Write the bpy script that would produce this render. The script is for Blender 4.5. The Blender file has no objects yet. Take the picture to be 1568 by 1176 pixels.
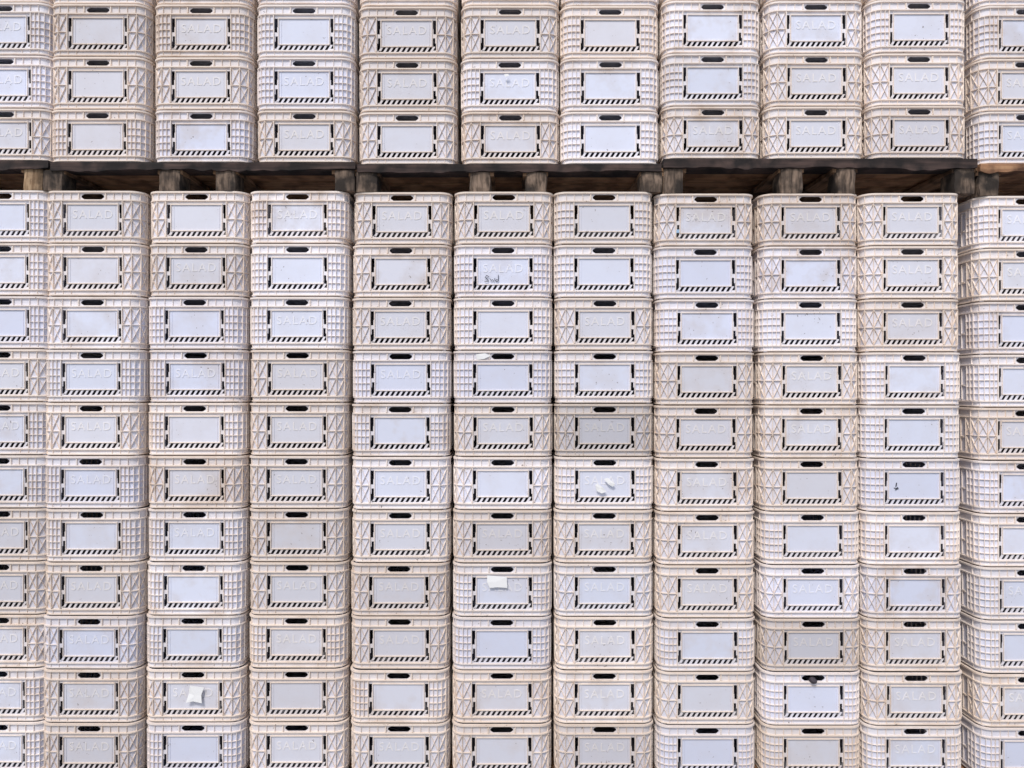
import bpy, bmesh, math, random
from mathutils import Vector, noise
random.seed(7)
scn=bpy.context.scene
# ------------------------------------------------------------ camera maths
F=1150.0; D=2.98; PITCH=math.radians(0.5); ZC=1.665
def z_at(py,y=0.0):
    return ZC+(D+y)*math.tan(math.atan((588-py)/F)+PITCH)
def x_at(px,py):
    a=math.atan((588-py)/F)+PITCH
    dep=D*math.cos(PITCH)+(D*math.tan(a))*math.sin(PITCH)
    return (px-784)/F*dep
# ------------------------------------------------------------ materials
def newmat(name):
    m=bpy.data.materials.new(name); m.use_nodes=True
    nt=m.node_tree; b=nt.nodes['Principled BSDF']
    return m,nt,b
def N(nt,t,**k):
    n=nt.nodes.new(t)
    for a,v in k.items(): setattr(n,a,v)
    return n
def mixc(nt,fac,a,b,blend='MIX'):
    m=N(nt,'ShaderNodeMix',data_type='RGBA',blend_type=blend)
    for sock,v in ((m.inputs[0],fac),(m.inputs[6],a),(m.inputs[7],b)):
        if isinstance(v,(int,float)): sock.default_value=v
        elif isinstance(v,tuple): sock.default_value=(*v,1)
        else: nt.links.new(v,sock)
    return m.outputs[2]
def math_(nt,op,a,b):
    n=N(nt,'ShaderNodeMath',operation=op)
    for i,v in enumerate((a,b)):
        if isinstance(v,(int,float)): n.inputs[i].default_value=v
        else: nt.links.new(v,n.inputs[i])
    return n.outputs[0]
def ramp(nt,fac,p0,p1,c0=(0,0,0),c1=(1,1,1)):
    r=N(nt,'ShaderNodeValToRGB'); nt.links.new(fac,r.inputs[0])
    r.color_ramp.elements[0].position=p0; r.color_ramp.elements[1].position=p1
    r.color_ramp.elements[0].color=(*c0,1); r.color_ramp.elements[1].color=(*c1,1)
    return r.outputs[0]
def plastic(name,base,warm,dirt,speck=.7):
    m,nt,b=newmat(name)
    tc=N(nt,'ShaderNodeTexCoord'); oi=N(nt,'ShaderNodeObjectInfo')
    rnd=oi.outputs['Random']
    va=N(nt,'ShaderNodeVectorMath',operation='ADD'); nt.links.new(tc.outputs['Object'],va.inputs[0]); nt.links.new(math_(nt,'MULTIPLY',rnd,53.0),va.inputs[1])
    def noi(scale,det,rough=.6):
        n=N(nt,'ShaderNodeTexNoise'); nt.links.new(va.outputs[0],n.inputs['Vector'])
        n.inputs['Scale'].default_value=scale; n.inputs['Detail'].default_value=det; n.inputs['Roughness'].default_value=rough
        return n
    # colour and amount of ageing are per crate
    c=mixc(nt,1.0,base,oi.outputs['Color'],'MULTIPLY')
    big=noi(9,3,.7)
    frac=math_(nt,'FRACT',math_(nt,'MULTIPLY',rnd,17.3),0)
    amt=math_(nt,'MULTIPLY',math_(nt,'ADD',.35,math_(nt,'MULTIPLY',math_(nt,'POWER',frac,2.0),1.3)),dirt)
    c=mixc(nt,math_(nt,'MULTIPLY',ramp(nt,big.outputs['Fac'],.42,.72),amt),c,warm)
    fine=noi(95,1,.7)
    sp=ramp(nt,fine.outputs['Fac'],.69,.75)
    gate=ramp(nt,big.outputs['Fac'],.50,.60)
    c=mixc(nt,math_(nt,'MULTIPLY',math_(nt,'MULTIPLY',sp,gate),speck),c,(.12,.085,.06))
    nt.links.new(c,b.inputs['Base Color'])
    b.inputs['Roughness'].default_value=.58
    b.inputs['Specular IOR Level'].default_value=.33
    return m
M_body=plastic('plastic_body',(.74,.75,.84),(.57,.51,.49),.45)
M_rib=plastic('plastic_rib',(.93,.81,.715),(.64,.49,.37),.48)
M_text=plastic('plastic_letters',(.86,.84,.86),(.6,.55,.48),.3,.3)
M_band=plastic('plastic_band',(.82,.785,.81),(.57,.47,.39),.45)
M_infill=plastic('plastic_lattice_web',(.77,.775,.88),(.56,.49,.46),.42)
M_seam=plastic('plastic_dark_foot',(.28,.20,.15),(.16,.11,.07),.6)  # dark brown for the recessed foot ring, marks the seam between crates
def wood(name,c0,c1,along='X',rough=.85,dk=.35):
    m,nt,b=newmat(name)
    tc=N(nt,'ShaderNodeTexCoord')
    mp=N(nt,'ShaderNodeMapping'); nt.links.new(tc.outputs['Object'],mp.inputs[0])
    mp.inputs['Scale'].default_value={'X':(3,40,40),'Y':(40,3,40),'Z':(60,40,12)}[along]
    n=N(nt,'ShaderNodeTexNoise'); nt.links.new(mp.outputs[0],n.inputs['Vector']); n.inputs['Scale'].default_value=1.3; n.inputs['Detail'].default_value=6; n.inputs['Distortion'].default_value=.6
    n2=N(nt,'ShaderNodeTexNoise'); nt.links.new(tc.outputs['Object'],n2.inputs['Vector']); n2.inputs['Scale'].default_value=11; n2.inputs['Detail'].default_value=5
    c=ramp(nt,n.outputs['Fac'],.36,.64,c0,c1)
    c=mixc(nt,ramp(nt,n2.outputs['Fac'],.42,.60),c,tuple(v*dk for v in c0))
    nt.links.new(c,b.inputs['Base Color']); b.inputs['Roughness'].default_value=rough
    bp=N(nt,'ShaderNodeBump'); bp.inputs['Strength'].default_value=.7; bp.inputs['Distance'].default_value=.005
    nt.links.new(n.outputs['Fac'],bp.inputs['Height']); nt.links.new(bp.outputs[0],b.inputs['Normal'])
    return m
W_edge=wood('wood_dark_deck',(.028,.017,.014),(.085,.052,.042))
W_deck=wood('wood_deck_underside',(.48,.24,.12),(.66,.39,.21),'X',.85,.6)
W_under=wood('wood_runner',(.26,.14,.07),(.48,.29,.17),'Y')
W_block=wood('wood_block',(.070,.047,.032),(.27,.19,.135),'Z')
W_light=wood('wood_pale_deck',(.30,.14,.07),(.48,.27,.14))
W_blockl=wood('wood_pale_block',(.22,.13,.065),(.50,.34,.20),'Z')
# ------------------------------------------------------------ crate mesh
H=0.2107; A=.1915; B=.292; R=.044; FA=A-R; AR=R*math.pi/2; SB=2*(B-R)
SEG=[FA,AR,SB,AR,2*FA,AR,SB,AR,FA]; L=sum(SEG)
def base_pt(u):
    u%=L; k=0
    while k<8 and u>SEG[k]: u-=SEG[k]; k+=1
    if k==0: return (u,-B),(0,-1)
    if k==2: return (A,-B+R+u),(1,0)
    if k==4: return (FA-u,B),(0,1)
    if k==6: return (-A,B-R-u),(-1,0)
    if k==8: return (-FA+u,-B),(0,-1)
    cx,cy,a0={1:(FA,-B+R,-90),3:(FA,B-R,0),5:(-FA,B-R,90),7:(-FA,-B+R,180)}[k]
    t=math.radians(a0)+u/R; n=(math.cos(t),math.sin(t))
    return (cx+R*n[0],cy+R*n[1]),n
BK=[];acc=0
for k,s in enumerate(SEG):
    if k%2==1: BK+= [acc+s*i/7 for i in range(8)]
    acc+=s
BKS=sorted(b+j*L for b in BK for j in(-1,0,1))
def P(u,d,z):
    (x,y),n=base_pt(u); d-=.0016*(1-z/H)
    return (x+n[0]*d,y+n[1]*d,z)
class MB:
    def __init__(s): s.v=[];s.f=[];s.m=[]
    def add(s,vs,fs,m):
        o=len(s.v); s.v+=vs
        for f in fs: s.f.append([o+i for i in f]); s.m.append(m)
    def box(s,u0,u1,z0,z1,d0,d1,m=0,c=0.0):
        us=[u0]+[b for b in BKS if u0+1e-4<b<u1-1e-4]+[u1]
        vs=[];fs=[];n=len(us)
        for i,u in enumerate(us):
            uf=u+(c if i==0 else -c if i==n-1 else 0)
            vs+=[P(u,d0,z0),P(u,d0,z1),P(uf,d1,z1-c),P(uf,d1,z0+c)]
        for i in range(n-1):
            a=4*i;b=a+4
            fs+=[[a+3,b+3,b+2,a+2],[a+2,b+2,b+1,a+1],[a,b,b+3,a+3],[a+1,b+1,b,a]]
        fs+=[[0,3,2,1],[4*n-4,4*n-3,4*n-2,4*n-1]]
        s.add(vs,fs,m)
    def strip(s,p,q,w,d0,d1,m=1,c=.0008,horiz=False):
        n=5; dx,dz=q[0]-p[0],q[1]-p[1]; l=math.hypot(dx,dz)
        ox,oz=(w/2,0) if horiz else (-dz/l*w/2,dx/l*w/2)
        if horiz and dz>0: ox=-ox
        k=1-2*c/w
        vs=[];fs=[]
        for i in range(n):
            t=i/(n-1);u=p[0]+dx*t;z=p[1]+dz*t
            vs+=[P(u+ox,d0,z+oz),P(u+ox*k,d1,z+oz*k),P(u-ox*k,d1,z-oz*k),P(u-ox,d0,z-oz)]
        for i in range(n-1):
            a=4*i;b=a+4
            fs+=[[a,b,b+1,a+1],[a+1,b+1,b+2,a+2],[a+2,b+2,b+3,a+3]]
            if horiz: fs+=[[a+3,b+3,b,a]]
        s.add(vs,fs,m)
px=.00259
def T(t): return H-t*px
def text_mesh(body):
    cu=bpy.data.curves.new('t','FONT'); cu.body=body; cu.size=.047; cu.space_character=1.2; cu.align_x='CENTER'; cu.extrude=.0007; cu.resolution_u=3
    ob=bpy.data.objects.new('t',cu); scn.collection.objects.link(ob); bpy.context.view_layer.update()
    me=bpy.data.meshes.new_from_object(ob)
    r=([tuple(v.co) for v in me.vertices],[list(p.vertices) for p in me.polygons])
    bpy.data.objects.remove(ob); return r
TXT=text_mesh('SALAD')
def crate(kind,text):
    g=MB(); th=-.003; RB=.0072
    g.box(-L/2,L/2,.0045,T(69),th,0,3)
    g.box(-L/2,L/2,0,.0045,-.009,-.0045,5)       # recessed stacking foot
    g.box(-L/2,L/2,T(20.5),T(13),th,0,3)
    g.box(-L/2,L/2,T(4.5),H,th,0,3)
    half=L/2
    for s0 in (0,half):
        g.box(s0+.045,s0+half-.045,T(13),T(4.5),th,0,3)
        for sg in (-1,1):
            for e,zz in ((T(13),1),(T(4.5),-1)):
                u=s0+sg*.045
                vs=[P(u,0,e),P(u-sg*.011,0,e),P(u,0,e+zz*.008),P(u,th,e),P(u-sg*.011,th,e),P(u,th,e+zz*.008)]
                g.add(vs,[[0,1,2],[3,4,5],[1,2,5,4]],3)
            g.box(*sorted((s0+sg*.050,s0+sg*.056)),T(13),T(4),-.001,.006,1,.001)
            # slot column: two narrow openings with an offset lug between them
            g.box(*sorted((s0+sg*.1035,s0+sg*.1175)),T(48),T(42),th,0,3)
            g.box(*sorted((s0+sg*.1035,s0+sg*.107)),T(42),T(34),th,0,3)
            g.box(*sorted((s0+sg*.114,s0+sg*.1175)),T(56),T(48),th,0,3)
            g.box(*sorted((s0+sg*.1035,s0+sg*.1050)),T(69),T(20.5),th,-.0005,3)
            g.box(*sorted((s0+sg*.1035,s0+sg*.1175)),T(69),T(67),th,-.0003,3)
            g.box(*sorted((s0+sg*.0995,s0+sg*.1035)),T(61),T(19),-.002,.004,1,.001)
            g.box(*sorted((s0+sg*.1175,s0+sg*.1225)),T(70),T(16),-.001,RB,1,.001)
        g.box(s0-.1035,s0+.1035,T(61.2),T(20.5),th,-.0012)
        g.box(s0-.1035,s0+.1035,T(61.7),T(59.9),-.002,.0028,1,.0008)
        g.box(s0-.1035,s0+.1035,T(21.5),T(19.3),-.002,.0035,1,.0009)
        g.box(s0-.092,s0-.0895,T(59),T(23),-.002,.0004,0,.0006)
        g.box(s0+.0895,s0+.092,T(59),T(23),-.002,.0004,0,.0006)
        nb=10
        for i in range(nb+1):
            u=s0-.1035+.207*i/nb
            g.strip((u-.0065,T(69.2)),(u+.0065,T(61.0)),.0100,th,-.0003,3,.0005,True)
        g.box(s0+.1175,s0+.262,T(69),T(20.5),th,0,4)
        g.box(s0-.262,s0-.1175,T(69),T(20.5),th,0,4)
        c0=s0+L/4; e=L/4-.262; npan=11
        for i in range(npan):
            ua=c0-e+2*e*i/npan; ub=c0-e+2*e*(i+1)/npan
            g.box(ua+.006,ub-.006,T(69),T(20.5),th,-.001,4)
            g.box(ua+.006,ub-.006,T(48),T(45),-.002,.004,1,.001)
            g.box(ua+.008,ua+.012,T(69),T(17),-.002,.0045,1,.001)
            for zz in (25,45,65):
                g.box(ub-.006,ub+.006,T(zz+4),T(zz),th,0,4)
    # rims
    g.box(-L/2,L/2,T(3.6),H,-.001,.0074,1,.0014)
    g.box(-L/2,L/2,T(16.0),T(13.4),-.001,.0070,1,.0012)
    g.box(-L/2,L/2,T(72.4),T(70),-.001,.0062,1,.001)
    g.box(-L/2,L/2,T(79.3),T(77.2),-.001,.0045,1,.0008)
    for s0 in (0,half):
        for sg in (-1,1):
            def bx(u0,u1,*a): g.box(*sorted((s0+sg*u0,s0+sg*u1)),*a)
            if kind=='G':
                for u in (.137,.153,.170,.188,.207,.228,.250):
                    bx(u-.0015,u+.0015,T(70),T(16),-.001,RB,1,.0006)
                for t in (28.5,39,49.5,60):
                    bx(.1225,.258,T(t+.6),T(t-.6),-.001,RB-.0015,1,.0006)
            else:
                for u in (.155,.186,.217,.250):
                    bx(u-.0015,u+.0015,T(70),T(16),-.001,RB,1,.0006)
                for t in (43.0,):
                    bx(.1225,.258,T(t+.65),T(t-.65),-.001,RB-.001,1,.0006)
                ed=(.1225,.155,.186,.217,.250)
                for a_,b_ in zip(ed,ed[1:]):
                    for z0,z1 in ((16,43),(43,70)):
                        g.strip((s0+sg*a_,T(z0)),(s0+sg*b_,T(z1)),.0025,-.001,RB-.0013)
                        g.strip((s0+sg*a_,T(z1)),(s0+sg*b_,T(z0)),.0025,-.001,RB-.0016)
            for u in (.085,.1175,.15,.185,.22):
                bx(u-.0013,u+.0013,T(13.5),T(3.5),-.001,.005,1,.0007)
                bx(u-.0013,u+.0013,T(77.3),T(72.2),-.001,.0035,1,.0007)
    x,y=A-.012,B-.012
    g.add([(-x,-y,.002),(x,-y,.002),(x,y,.002),(-x,y,.002),(-x,-y,.007),(x,-y,.007),(x,y,.007),(-x,y,.007)],
          [[3,2,1,0],[4,5,6,7],[0,1,5,4],[1,2,6,5],[2,3,7,6],[3,0,4,7]],0)
    if text:
        vs,fs=TXT
        g.add([P(v[0],-.0006+v[2],T(42)+v[1]) for v in vs],fs,2)
    me=bpy.data.meshes.new('crate_'+kind)
    me.from_pydata(g.v,[],g.f); 
    for m in (M_body,M_rib,M_text,M_band,M_infill,M_seam): me.materials.append(m)
    me.polygons.foreach_set('material_index',g.m)
    bm=bmesh.new(); bm.from_mesh(me); bmesh.ops.recalc_face_normals(bm,faces=bm.faces); bm.to_mesh(me); bm.free()
    me.update(); return me
MESH={(k,t):crate(k,t) for k in 'XG' for t in (0,1)}
# ------------------------------------------------------------ layout
low_top=[0,142.5,300,456,615,771,925,1081,1241,1396,1573]
low_bot=[-6,137,294,453,610,768,926,1083,1246,1402,1577]
up_c=[2,150,308,465,623,781,935,1091,1250,1407,1574]
GRP=[[-1,0],[1,2,3],[4,5,6],[7,8,9],[10,11]]
lowY=[291.5,292.5,294,296.5,300]
upY=[247,249.5,252.5,244.5,252]
PAT_L=["GXXGXXGXXXG","GXXGXGGGXXX","GXGGXGXGGXG","XGGXGGGXXGG","GXGXGXXXXGX","GGXXXXGXXGG",
       "XGGXXXXXGGG","XXGXXGXXXXG","XXGGXGXGXXG","GXXXGXXXGXX","GXGXXXXGGGG"]
PAT_U=["XGGXXXGXXXG","GXXGXGGGXXX","GXGGXXGGXGG","XXXGXGGXXXG","XGXGXXGXGXX"]  # bottom to top
beige=[(1.0,.985,.96),(.96,.935,.90),(.93,.90,.865),(1.0,.985,.965)]
white=[(1.03,1.05,1.08),(1.01,1.025,1.05),(1.0,1.02,1.07),(1.04,1.045,1.055)]
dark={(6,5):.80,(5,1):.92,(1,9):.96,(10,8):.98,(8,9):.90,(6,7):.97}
def place(k,x,y,z,rot,col):
    t=1 if random.random()<(.8 if k=='X' else .3) else 0
    ob=bpy.data.objects.new('plastic_crate',MESH[(k,t)]); scn.collection.objects.link(ob)
    ob.location=(x,y,z); ob.rotation_euler=(0,0,rot); ob.color=(*col,1); return ob
def interp(arr,c):
    if c==-1: return arr[0]-156
    if c==11: return arr[10]+157
    return arr[c]
lower_z={}
for gi,grp in enumerate(GRP):
    ztop=z_at(lowY[gi]); zb=ztop-11*H
    uz=z_at(upY[gi])
    for c in grp:
        coly=random.uniform(-.006,.006)
        for part,rows in (('L',11),('U',5)):
            for r in range(rows):
                if part=='L':
                    t=r/10; pxx=interp(low_top,c)*(1-t)+interp(low_bot,c)*t; py=330+81.3*r
                    z=ztop-(r+1)*H; k=PAT_L[r][min(max(c,0),10)]
                else:
                    pxx=interp(up_c,c); py=210-80*r; z=uz+r*H; k=PAT_U[r][min(max(c,0),10)]
                x=x_at(pxx,py)+random.uniform(-.0022,.0022)
                y=B+coly+random.uniform(-.003,.003)
                col=random.choice(beige if (k=='X') != (random.random()<.12) else white)
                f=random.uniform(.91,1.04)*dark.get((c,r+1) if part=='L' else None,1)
                if part=='L': f*=.99-.010*r  # lower rows tinted darker: shade towards the ground painted in, plus some grime
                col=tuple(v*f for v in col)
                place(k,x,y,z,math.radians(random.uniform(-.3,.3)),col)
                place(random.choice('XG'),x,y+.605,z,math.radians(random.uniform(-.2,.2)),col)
    lower_z[gi]=(zb,ztop,uz)
# ------------------------------------------------------------ pallets
def rough_board(g,x0,x1,y0,y1,z0,z1,m,amp=.003,seed=0,n=28,lower=0.0):
    long_x=(x1-x0)>(y1-y0)
    vs=[];fs=[]
    for i in range(n+1):
        t=i/n
        nn=lambda k:noise.noise(Vector((t*9+seed*3.1,k*5.3,seed)))
        w=[nn(j)*amp for j in range(4)]
        lo=noise.noise(Vector((t*3.0+seed*1.7,9.1,seed)))*lower+abs(noise.noise(Vector((t*17+seed,2.1,seed))))*lower*.8
        if long_x:
            X=x0+(x1-x0)*t
            vs+=[(X,y0+w[0],z0-lo+w[0]),(X,y1,z0),(X,y1,z1),(X,y0+w[1],z1+min(0,w[1]))]
        else:
            Y=y0+(y1-y0)*t
            vs+=[(x0+w[0],Y,z0),(x1+w[1],Y,z0),(x1+w[1],Y,z1),(x0+w[0],Y,z1)]
    for i in range(n):
        a=4*i;b=a+4
        for j in range(4):
            k=(j+1)%4; fs.append([a+j,a+k,b+k,b+j])
    fs+=[[0,3,2,1],[4*n,4*n+1,4*n+2,4*n+3]]
    g.add(vs,fs,m)
def block(g,x0,x1,y0,y1,z0,z1,m,seed):
    bm=bmesh.new(); bmesh.ops.create_cube(bm,size=1)
    for v in bm.verts: v.co=Vector(((x0+x1)/2+v.co.x*(x1-x0),(y0+y1)/2+v.co.y*(y1-y0),(z0+z1)/2+v.co.z*(z1-z0)))
    bmesh.ops.subdivide_edges(bm,edges=bm.edges,cuts=4,use_grid_fill=True)
    for v in bm.verts:
        e=sum((abs(v.co.x-x0)<1e-4 or abs(v.co.x-x1)<1e-4, abs(v.co.y-y0)<1e-4 or abs(v.co.y-y1)<1e-4))
        q=noise.noise(v.co*22+Vector((seed,0,0)))
        v.co.x+=q*.006; v.co.y+=noise.noise(v.co*25+Vector((0,seed,5)))*.004
        if e==2:
            v.co.x+=(.004 if v.co.x<(x0+x1)/2 else -.004); v.co.y+=(.004 if v.co.y<(y0+y1)/2 else -.004)
    bm.verts.index_update()
    g.add([tuple(v.co) for v in bm.verts],[[v.index for v in f.verts] for f in bm.faces],m); bm.free()
def pallet(x0,x1,z0,z1,bx,mats,seed,bw=.042,deckt=.027):
    g=MB(); dt=deckt; st=.014
    ys=[(-.014,.075),(.090,.20),(.215,.33),(.345,.46),(.475,.59),(.605,.72),(.735,.85),(.865,1.0),(1.03,1.2)]
    for i,(a,b) in enumerate(ys):
        rough_board(g,x0+.003,x1-.003,a,b,z1-(dt if i==0 else .018),z1-(0 if i%2==0 else .001),0 if i==0 else 3,.005 if i==0 else .002,seed*10+i,70 if i==0 else 12,.018 if i==0 else .001)
    for j,x in enumerate(bx):
        rough_board(g,x-.05,x+.05,.004,1.19,z1-dt-st,z1-dt+.004,1,.002,seed+j,10)
        for k,y in enumerate((.0,.54,1.09)):
            w=bw*random.uniform(.92,1.1); dx=random.uniform(-.004,.004)
            block(g,x-w+dx,x+w+dx,y-.006,y+.10,z0,z1-dt-st-.0005 if k else z1-dt-.002,2,seed*7+j*3+k)
    me=bpy.data.meshes.new('pallet'); me.from_pydata(g.v,[],g.f)
    for m in mats: me.materials.append(m)
    me.polygons.foreach_set('material_index',g.m)
    bm=bmesh.new(); bm.from_mesh(me); bmesh.ops.recalc_face_normals(bm,faces=bm.faces); bm.to_mesh(me); bm.free()
    ob=bpy.data.objects.new('wooden_pallet',me); scn.collection.objects.link(ob)
    return ob
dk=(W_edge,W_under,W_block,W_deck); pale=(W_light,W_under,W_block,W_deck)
X=lambda p:x_at(p,270)
ups=[(-385,78,[-370,-190,-105,51],0,(W_edge,W_under,W_blockl,W_deck)),(79,546,[79+1,260,345,527],1,dk),(547,1013,[563,737,820,999],2,dk),
     (1014,1495,[1032,1212,1295,1478],3,dk),(1497,1960,[1514,1690,1775,1940],4,pale)]
for a,b,bl,gi,ms in ups:
    zb,zt,uz=lower_z[gi]
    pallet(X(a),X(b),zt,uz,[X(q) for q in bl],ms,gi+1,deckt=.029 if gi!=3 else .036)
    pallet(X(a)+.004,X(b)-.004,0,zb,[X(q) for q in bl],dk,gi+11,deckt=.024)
# ------------------------------------------------------------ paper labels, marks, debris
def simple(name,c,rough=.7):
    m,nt,b=newmat(name)
    n=N(nt,'ShaderNodeTexNoise'); n.inputs['Scale'].default_value=60; n.inputs['Detail'].default_value=4
    nt.links.new(ramp(nt,n.outputs['Fac'],.3,.7,tuple(v*.85 for v in c),c),b.inputs['Base Color'])
    b.inputs['Roughness'].default_value=rough; return m
M_paper=simple('paper',(.93,.92,.90)); M_ink=simple('ink',(.02,.02,.03)); M_lump=simple('dry_mud',(.05,.04,.05))
def paper(pts,name='paper_label'):
    w=[(x_at(p[0],p[1]),z_at(p[1])) for p in pts]
    cx=sum(a for a,_ in w)/len(w); cz=sum(b for _,b in w)/len(w)
    bm=bmesh.new()
    ctr=bm.verts.new((cx,-.0125,cz)); vs=[bm.verts.new((a,-.0095-random.uniform(0,.004),b)) for a,b in w]
    for i in range(len(vs)): bm.faces.new((ctr,vs[i],vs[(i+1)%len(vs)]))
    me=bpy.data.meshes.new(name); bm.to_mesh(me); bm.free(); me.materials.append(M_paper)
    ob=bpy.data.objects.new(name,me); scn.collection.objects.link(ob)
    sm=ob.modifiers.new('t','SOLIDIFY'); sm.thickness=.0006
    return ob
paper([(746,880),(760,881),(776,882),(777,899),(762,898),(750,899),(746,890)])
paper([(293,1048),(314,1051),(310,1062),(311,1075),(298,1072),(287,1074),(291,1060)])
paper([(911,742),(914,740),(922,745),(928,752),(921,755),(913,751)],'paper_scrap')
paper([(924,733),(930,731),(941,741),(938,745),(931,741)],'paper_scrap')
paper([(729,543),(743,541),(752,545),(741,550),(731,551)],'paper_scrap')
paper([(772,116),(778,115),(780,118),(774,120)],'paper_scrap')
def marks(name,strokes,w=.0013):
    cu=bpy.data.curves.new(name,'CURVE'); cu.dimensions='3D'; cu.bevel_depth=w; cu.bevel_resolution=1
    for st in strokes:
        sp=cu.splines.new('POLY'); sp.points.add(len(st)-1)
        for p,q in zip(sp.points,st): p.co=(x_at(*q),-.0045,z_at(q[1]),1)
    cu.materials.append(M_ink)
    ob=bpy.data.objects.new(name,cu); scn.collection.objects.link(ob)
marks('handwritten_marking',[[(749,424),(745,422),(743,425),(747,428),(748,431),(742,431)],[(751,427),(752,431),(754,428),(756,431),(758,426)],[(762,428),(759,429),(760,431),(763,430),(763,421)]],.0014)
marks('ink_stain',[[(1372,739),(1371,745)],[(1368,747),(1375,748),(1370,750),(1374,746)]],.0020)
bm=bmesh.new(); bmesh.ops.create_icosphere(bm,subdivisions=3,radius=.015)
for v in bm.verts: v.co*=1+.35*noise.noise(v.co*60); v.co.z*=.85
me=bpy.data.meshes.new('mud_lump'); bm.to_mesh(me); bm.free(); me.materials.append(M_lump)
ob=bpy.data.objects.new('mud_lump',me); scn.collection.objects.link(ob); ob.location=(x_at(1243,1040),-.010,z_at(1040))
# ------------------------------------------------------------ ground
m,nt,b=newmat('concrete_ground')
tc=N(nt,'ShaderNodeTexCoord'); n=N(nt,'ShaderNodeTexNoise'); nt.links.new(tc.outputs['Object'],n.inputs['Vector']); n.inputs['Scale'].default_value=1.2; n.inputs['Detail'].default_value=9
nt.links.new(ramp(nt,n.outputs['Fac'],.3,.7,(.19,.19,.20),(.32,.32,.33)),b.inputs['Base Color']); b.inputs['Roughness'].default_value=.9
bm=bmesh.new(); bmesh.ops.create_grid(bm,x_segments=8,y_segments=8,size=400)
me=bpy.data.meshes.new('ground'); bm.to_mesh(me); bm.free(); me.materials.append(m)
scn.collection.objects.link(bpy.data.objects.new('ground',me))
# ------------------------------------------------------------ light
w=bpy.data.worlds.new("World"); scn.world=w; w.use_nodes=True; nt=w.node_tree
sky=N(nt,'ShaderNodeTexSky',sky_type='NISHITA'); sky.sun_disc=False
EL=math.radians(50); AZ=math.radians(200)
sky.sun_elevation=EL; sky.sun_rotation=AZ; sky.air_density=1.0; sky.dust_density=2.0; sky.ozone_density=1.0
nt.links.new(sky.outputs[0],nt.nodes['Background'].inputs[0]); nt.nodes['Background'].inputs[1].default_value=.136
sl=bpy.data.lights.new('sun','SUN'); sl.energy=2.2; sl.angle=math.radians(12); sl.color=(1,.97,.94)
so=bpy.data.objects.new('sun',sl); scn.collection.objects.link(so)
dirv=Vector((math.sin(AZ)*math.cos(EL),math.cos(AZ)*math.cos(EL),math.sin(EL)))
so.rotation_euler=dirv.to_track_quat('Z','Y').to_euler(); so.location=(0,-6,8)
# ------------------------------------------------------------ camera
cam=bpy.data.cameras.new('camera'); cam.sensor_width=36; cam.lens=36*F/1568; cam.clip_end=2000
co=bpy.data.objects.new('camera',cam); scn.collection.objects.link(co)
co.location=(0,-D,ZC); co.rotation_euler=(math.radians(90)+PITCH,0,0)
scn.camera=co
scn.view_settings.view_transform='Standard'; scn.view_settings.look='None'; scn.view_settings.exposure=0
